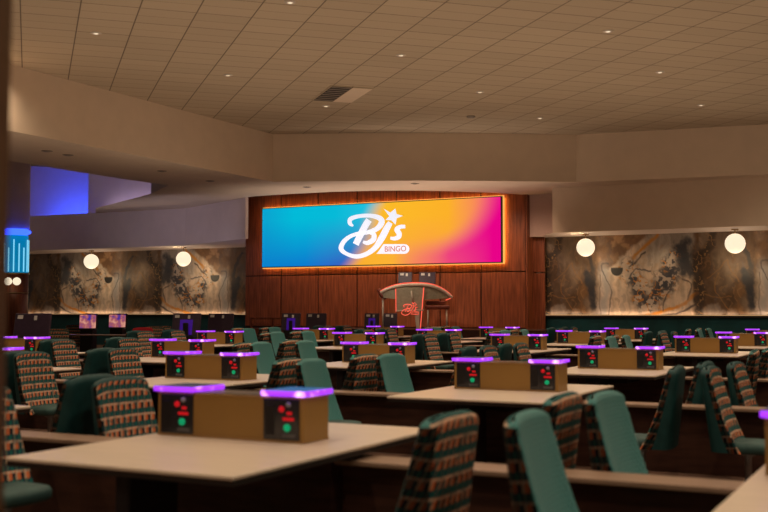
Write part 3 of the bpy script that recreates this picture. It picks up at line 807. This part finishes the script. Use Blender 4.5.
# monitors
def monitor(name, px0, px1, py0, py1, Y, label, mat_face='monitor_back', lit=False, base_z=None, glow=True, grp=None):
    pc = at((px0+px1)/2, (py0+py1)/2, Y); s_ = Y/F; w = (px1-px0)*s_; h = (py1-py0)*s_
    bz = base_z if base_z is not None else 0
    t = empty(name, (pc.x, Y, bz), RZ*.35, label, 'screen' if lit else 'terminal', grp)
    zc = pc.z-bz
    tl = math.radians(12)
    def tilt(m_):
        for i, v in enumerate(m_.v):
            dz_ = v[2]-(zc-h/2); m_.v[i] = (v[0], v[1]+math.tan(tl)*dz_*(.3 if lit else 1), v[2])
        return m_
    m = MB(); m.box(-w/2, w/2, -.03, .05, zc-h/2, zc+h/2, 0, .012); tilt(m).build('display_housing', 'monitor_back', t)
    if lit:
        m = MB(); m.box(-w/2+.03, w/2-.03, -.04, -.031, zc-h/2+.03, zc+h/2-.03); tilt(m).build('display', 'game_screen', t)
    else:
        m = MB(); m.box(-w/2+.07, -w/2+.20, -.037, -.031, zc+h/2-.12, zc+h/2-.04); tilt(m).build('white_sticker', 'sticker', t)
        m = MB(); m.box(w*.05, w*.05+.07, -.037, -.031, zc+h/2-.15, zc+h/2-.05); tilt(m).build('white_sticker', 'sticker', t)
        if glow:
            m = MB(); m.box(-w*.22, w*.24, -.036, -.031, zc-h/2+.02, zc+h*.22, 0, .002); tilt(m).build('glow_panel', 'violet_glow', t)
            m = MB(); m.box(-w*.05, w*.13, -.12, -.037, zc-h/2-.1, zc+h*.08, 0, .02); m.build('mounting_arm', 'black', t)
    if base_z is None:
        m = MB(); m.box(-w*.35, w*.35, -.14, .22, 0, zc-h/2-.001, 0, .02); m.build('cabinet', 'black', t)
    else:
        m = MB(); m.box(-.05, .05, -.02, .05, 0, zc-h/2+.02); m.box(-.2, .2, -.1, .12, 0, .02); m.build('stand', 'black', t)
    return t
G = 'black gaming terminals turned away from the camera'
monitor('gaming_terminal', 12, 50, 313.5, 337.5, 24.0, 'large black terminal with white stickers before the teal wainscot, leftmost', grp=G, glow=False)
monitor('gaming_terminal', 171, 200, 313.5, 335.5, 30.2, 'black terminal with a violet glow before the marble wall', grp=G)
monitor('gaming_terminal', 207, 233, 313.5, 332, 33.9, 'black terminal near the left edge of the wood panelling, before the marble', grp=G, glow=False)
monitor('gaming_terminal', 281, 300, 313.3, 330.5, 34.6, 'black violet-lit terminal before the wood panelling, left one of the pair', grp=G)
monitor('gaming_terminal', 305.5, 326, 313.3, 329.5, 36.6, 'dark terminal before the wood panelling, right one of the pair', grp=G, glow=False)
monitor('gaming_terminal', 364, 379, 313.3, 330.5, 37.1, 'violet-lit terminal left of the presenter desk leg', grp=G)
monitor('gaming_terminal', 383.5, 397, 313.3, 326.5, 37.7, 'small dark terminal under the left end of the presenter desk', grp=G, glow=False)
monitor('gaming_machine', 78.5, 97.5, 313.8, 329, 36.0, 'lit game screen below the marble wall, left one of two', lit=True, grp='lit game screens below the marble wall')
monitor('gaming_machine', 108, 127, 313.8, 328, 37.5, 'lit game screen below the marble wall, right one of two', lit=True, grp='lit game screens below the marble wall')
for px0, px1, lb in ((398, 412, 'left'), (419, 435.5, 'right')):
    monitor('monitor', px0, px1, 272, 284, W(apx(410, 24.3), 24.3).y, f'black monitor standing behind the presenter desk, {lb} one', base_z=.925+dz(285)+.0, glow=False, grp='monitors behind the presenter desk')
# far high table with red seat
Yh = 33.0; p = at(100, 334.5, Yh)
t = empty('counter_table', (p.x, Yh, 0), RZ*.5, 'long thin dark counter table below the left marble wall', 'table')
m = MB(); m.box(-1.45, 1.45, -.35, .35, p.z-.03, p.z, 0, .005); m.build('tabletop', 'ledge_wood', t)
for sx in (-1.2, 1.2):
    m = MB(); m.box(sx-.05, sx+.05, -.25, .25, 0, p.z-.03); m.build('leg', 'black', t)
Yr = 31.5; p = at(142.5, 336, Yr)
t = empty('accent_chair', (p.x, Yr, 0), -PI/2+.2, 'small red tub chair below the left marble wall', 'chair')
mo, mi_, mg_, mh_ = back_form('P'); mo.build('backrest', 'red_fabric', t); mg_.build('backrest_side', 'red_fabric', t); mh_.build('backrest_side', 'red_fabric', t); mi_.build('back_pad', 'red_fabric', t)
m = MB(); m.box(-.22, .28, -.24, .24, .36, .48, 0, .04); m.build('seat', 'red_fabric', t)
m = MB(); m.lathe([(.2, 0), (.2, .02), (.03, .05), (.03, .36)], 12); m.build('pedestal', 'chair_metal', t)
# banquette-like loose patterned chairs by the wainscot
for i, (px, Y, rot, lb) in enumerate(((155, 33.5, PI/2, 'left'), (163, 34.5, PI/2, 'right'), (27, 31, 0, None), (55.5, 29, .4, None), (71, 36.2, -.6, None))):
    o = dup(protoT); p = at(px, 330, Y); o.location = (p.x, Y, 0.02); o.rotation_euler.z = -PI/2+rot*.2
    tag(o, {0: 'small patterned tub chair right of the red chair, left of the pair', 1: 'small patterned tub chair beside the first black violet terminal',
            2: 'distant patterned tub chair behind the leftmost black terminal', 3: 'patterned tub chair right of the leftmost black terminal', 4: 'patterned tub chair at the thin counter table, left of game screen'}[i], 'chair', 'distant tub chairs below the marble')
# ------------------------------------------------------------------ globes
def globe(px, py, rpx, b, label):
    a = apx(px, b); p = W(a, b); q = at(px, py, p.y); r = rpx*.93*p.y/F
    t = empty('globe_pendant', (p.x, p.y, q.z), 0, label, 'pendant lamp', 'white globe pendants before the marble')
    m = MB(); m.ball((0, 0, 0), r, 28); m.build('globe', 'globe', t)
    m = MB(); m.lathe([(.02, r-.01), (.02, 4.25-q.z)], 10); m.lathe([(.12, 4.23-q.z), (.12, 4.268-q.z)], 16); m.build('stem', 'gold_edge', t)
    L = bpy.data.lights.new('globe_light', 'POINT'); L.energy = 26; L.color = (1, .75, .45); L.shadow_soft_size = r
    lo = bpy.data.objects.new('globe_light', L); COL.objects.link(lo); lo.location = (p.x, p.y-.0, q.z-r-.35)
    L2 = bpy.data.lights.new('globe_light', 'POINT'); L2.energy = 9; L2.color = (1, .72, .40); L2.shadow_soft_size = 0
    lo = bpy.data.objects.new('globe_light', L2); COL.objects.link(lo); lo.location = (p.x-.25, p.y-.05, q.z+r*.6)
globe(91, 261.5, 8.0, BM-1.2, 'white glowing globe pendant before left marble wall, left of the two')
globe(183.3, 259, 8.0, BM-1.2, 'white glowing globe pendant before left marble wall, right of the two')
globe(586, 247.5, 9.8, BM-1.2, 'white glowing globe pendant nearest the wood panelling on right wall')
globe(735.8, 243.5, 10.8, BM-1.2, 'white glowing globe pendant at far right before the marble')
# ------------------------------------------------------------------ bar column at left
Yc = 39.0; pcx = at(15, 250, Yc).x; rc = 13*Yc/F
zf = lambda py: at(15, py, Yc).z
t = empty('round_column', (pcx, Yc, 0), 0, 'round pale column with blue light ring and teal glowing band', 'column')
m = MB(); m.lathe([(rc*1.05, zf(229)), (rc*1.05, 9.6)], 32); m.build('shaft', 'plaster_pale', t)
m = MB(); m.lathe([(rc*.8, zf(235.5)), (rc*1.16, zf(233)), (rc*1.16, zf(231)), (rc*.9, zf(229.5))], 32); m.build('light_ring', 'blue_glow', t)
m = MB(); m.lathe([(rc*.98, zf(273)), (rc*.98, zf(235.7))], 32); m.build('teal_band', 'teal_glow', t)
m = MB()
for i in range(16):
    a = 2*PI*i/16+.25; m.tube([(rc*math.cos(a), rc*math.sin(a), zf(272)), (rc*math.cos(a), rc*math.sin(a), zf(240+(i % 3)*4))], .022, 6)
m.build('light_rod', 'teal_bright', t)
m = MB(); m.lathe([(rc*1.02, 0), (rc*1.02, zf(274.5))], 32); m.build('wood_cladding', 'panel_wood', t)
m = MB(); m.lathe([(rc*1.10, zf(274.5)), (rc*1.10, zf(273))], 32); m.lathe([(rc*1.05, zf(293.5)), (rc*1.05, zf(292.5))], 32); m.build('metal_band', 'gold_edge', t)
for px, lb in ((8, 'left'), (16.8, 'right')):
    p = at(px, 281.3, Yc-rc-.25); r = 3.9*Yc/F
    q = empty('globe_sconce', p, 0, f'small white globe lamp on the wooden column base, {lb} one', 'lamp', 'small globes on the column')
    m = MB(); m.ball((0, 0, 0), r, 20); m.build('globe', 'globe', q); m = MB(); m.tube([(0, r*.9, 0), (0, .30, 0)], .03, 8); m.build('bracket', 'gold_edge', q)
# near dark post
Yp = 2.6
m = MB(); x1 = at(-9, 256, Yp).x
m.box(x1-.6, x1, Yp, Yp+.12, 0, 3.2, 0, .004); struct(m.build('door_1', 'post_wood'))
# ------------------------------------------------------------------ ceiling fittings
def ceil_pt(px, py):
    dx = (px-384)/F; dy = (256-py)/F; c, s = math.cos(PITCH), math.sin(PITCH)
    d = Vector((dx, c-dy*s, s+dy*c)); return Vector((0, 0, CZ))+d*((ZC-CZ)/d.z)
spots = []
DL = [(96, 33), (228, 75), (290, 2), (401, 55), (480, 92), (608, 31), (660, 72), (701, 105), (326, 106), (540, 118)]
words = ['at upper left over the bulkhead corner', 'left of the air vent, above the bulkhead', 'at the top edge, left of centre', 'right of the air vent, upper middle', 'above the right part of the screen',
         'at the upper right of the ceiling', 'right side, middle of the three in a line', 'rightmost, near the right bulkhead', 'just below the air vent', 'near the bulkhead, above the screen end']
d0 = None
def fit_light(p, label, small=1.0):
    global d0
    if d0 is None:
        d0 = empty('recessed_downlight', p)
        m = MB(); m.lathe([(.10, -.012), (.10, 0)], 20); m.lathe([(.115, -.006), (.115, 0)], 20); m.build('rim', 'white_metal', d0)
        m = MB(); m.lathe([(.05, -.018), (.05, -.0125)], 16); m.build('lamp', 'downlight', d0); o = d0
    else: o = dup(d0)
    o.location = p; tag(o, label, 'ceiling light', 'recessed ceiling downlights'); return o
for (px, py), w_ in zip(DL, words):
    p = ceil_pt(px, py); p.z -= .001; fit_light(p, 'small round recessed downlight '+w_)
def spot(p, e, ang=140, col=(1, .77, .54), blend=.9):
    L = bpy.data.lights.new('spot_lamp', 'SPOT'); L.energy = e; L.color = col; L.spot_size = math.radians(ang); L.spot_blend = blend; L.shadow_soft_size = .12
    o = bpy.data.objects.new('spot_lamp', L); COL.objects.link(o); o.location = (p[0], p[1], p[2]-.08); return o
for i, y in enumerate((2, 7.5, 13, 18.5, 24, 29.5)):
    for x in (-9, -4, 1, 6, 11):
        if y > 24 and x < -5: continue
        if abs(x)/max(y, 1) > .9 and y > 3: continue
        spot((x+(i % 2)*1.5, y, ZC), 430)
# unlit round fittings under the soffit, no lamp inside
for px, py, lb in ((47, 151, 'at far left'), (68, 155, 'second from left'), (210, 181, 'left of the screen'), (162, 171, 'between the left pairs'), (307, 187, 'above the screen'), (415, 183.5, 'above the screen centre')):
    dx = (px-384)/F; dy = (256-py)/F; c, s = math.cos(PITCH), math.sin(PITCH); d = Vector((dx, c-dy*s, s+dy*c)); p = Vector((0, 0, CZ))+d*((ZB-CZ)/d.z)
    p.z += .003
    fo = empty('soffit_fitting', p); MB().lathe([(.13, -.012), (.15, -.006), (.15, 0)], 20).build('rim', 'fitting_dark', fo); MB().lathe([(.07, -.03), (.10, -.0125)], 20).build('cover', 'sensor', fo); tag(fo, 'flat dark round fitting under the bulkhead '+lb, 'ceiling fitting', 'round fittings under the bulkhead')
# vent
vp = ceil_pt(342, 94); vr = math.atan2(.315, .949)
t = empty('air_vent', (vp.x, vp.y, ZC-.001), vr, 'square ceiling air vent with dark slats on its left half', 'vent')
m = MB(); m.box(-.58, .58, -1.0, 1.0, -.02, 0, 0, .004); m.build('frame', 'ceiling_tiles', t)
m = MB(); m.box(-.54, -.02, -.95, .95, -.026, -.0205); m.build('opening', 'vent_dark', t)
m = MB()
for k in range(8): m.box(-.53, -.03, -.92+k*.24, -.86+k*.24, -.036, -.0265)
m.build('slats', 'sensor', t)
m = MB(); m.box(.02, .54, -.95, .95, -.03, -.0205, 0, .004); m.build('blank_panel', 'plaster', t)
p = ceil_pt(471, 116); o = MB().lathe([(.10, -.06), (.13, -.03), (.13, 0)], 20).build('smoke_detector', 'sensor', None, (p.x, p.y, ZC-.001))
tag(o, 'round grey smoke detector on the ceiling tiles before the bulkhead', 'smoke detector')
# ------------------------------------------------------------------ accent lights
def area(loc, rot, sx, sy, e, col, name='area_lamp'):
    L = bpy.data.lights.new(name, 'AREA'); L.shape = 'RECTANGLE'; L.size = sx; L.size_y = sy; L.energy = e; L.color = col
    o = bpy.data.objects.new(name, L); COL.objects.link(o); o.location = loc; o.rotation_euler = rot; return o
p = W(apx(62, BF+1.2), BF+1.2, 5.0); area(p, (PI-.6, 0, RZ), 3.2, .3, 150, (.02, .07, 1))
p = W(apx(140, BF+.5), BF+.5, 5.6); area(p, (PI-.15, 0, RZ), 4, .3, 25, (.7, .6, 1))
for px in (70, 150): q = W(apx(px, BF-5), BF-5, 1.95); o = spot(q, 120, 90, (.92, .80, 1), 1.0); o.rotation_euler = (PI-.75, 0, RZ); o.data.shadow_soft_size = 0  # unseen lavender lamps added to lift the left lower bulkhead
# unseen lamps added to brighten the wood wall
for px in (262, 300, 338, 376, 420, 462, 505):
    q = W(apx(px, BW-1.0), BW-1.0, 6.9); o = spot(q, 30, 110, (1, .55, .28)); o.rotation_euler = (math.radians(12), 0, RZ)
    q = W(apx(px, BW-2.9), BW-2.9, 5.75); o = spot(q, 170, 95, (1, .66, .45)); o.rotation_euler = (math.radians(38), 0, RZ)
for px in (60, 130, 200, 590, 660, 735):
    q = W(apx(px, BM-.9), BM-.9, 4.24); o = spot(q, 42, 120, (1, .72, .42)); o.rotation_euler = (math.radians(10), 0, RZ)
for a0_, a1_ in ((24, 246), (544, 860)):
    x0, x1 = apx(a0_, BM-.08), apx(a1_, BM-.08); q = W((x0+x1)/2, BM-.09, 1.432)
    area(q, (PI, 0, RZ), x1-x0, .02, 16, (1, .66, .40), 'cove_lamp')
# unseen upward lamps added through the hall to brighten the ceiling
for i, y in enumerate((12, 17.5, 23, 28.5)):
    for x in (-9, -4.5, 0, 4.5, 9, 13.5):
        if x < -.36*y-3 or x > .36*y+4 or (y > 25 and x < -5): continue
        o = spot((x, y, 1.95), UPW, 165, (1, .77, .55), 1.0); o.rotation_euler = (PI, 0, 0); o.data.shadow_soft_size = 0
q = W(ad-.3, DB-4.0, 5.6); o = spot(q, 420, 40, (1, .8, .6)); o.rotation_euler = (math.radians(50), 0, RZ)  # unseen lamp added to brighten the presenter desk
for px in (300, 384, 470):  # unseen upward lamps added to light the soffit before the screen
    q = W(apx(px, 21.5), 21.5, 1.95); o = spot(q, 260, 110, (1, .78, .62), 1.0); o.rotation_euler = (PI-.15, 0, 0); o.data.shadow_soft_size = 0
w = bpy.data.worlds.new('world'); sc.world = w; w.use_nodes = True
bg = w.node_tree.nodes['Background']; bg.inputs[0].default_value = (.85, .58, .36, 1); bg.inputs[1].default_value = .2
sc.view_settings.view_transform = 'Standard'; sc.view_settings.look = 'None'

CT, ST = math.cos(TH), math.sin(TH)
for o in list(COL.objects):
    if o.parent is None:
        x, y, z = o.location; o.location = (x*CT-y*ST, x*ST+y*CT, z); o.rotation_euler.z += TH
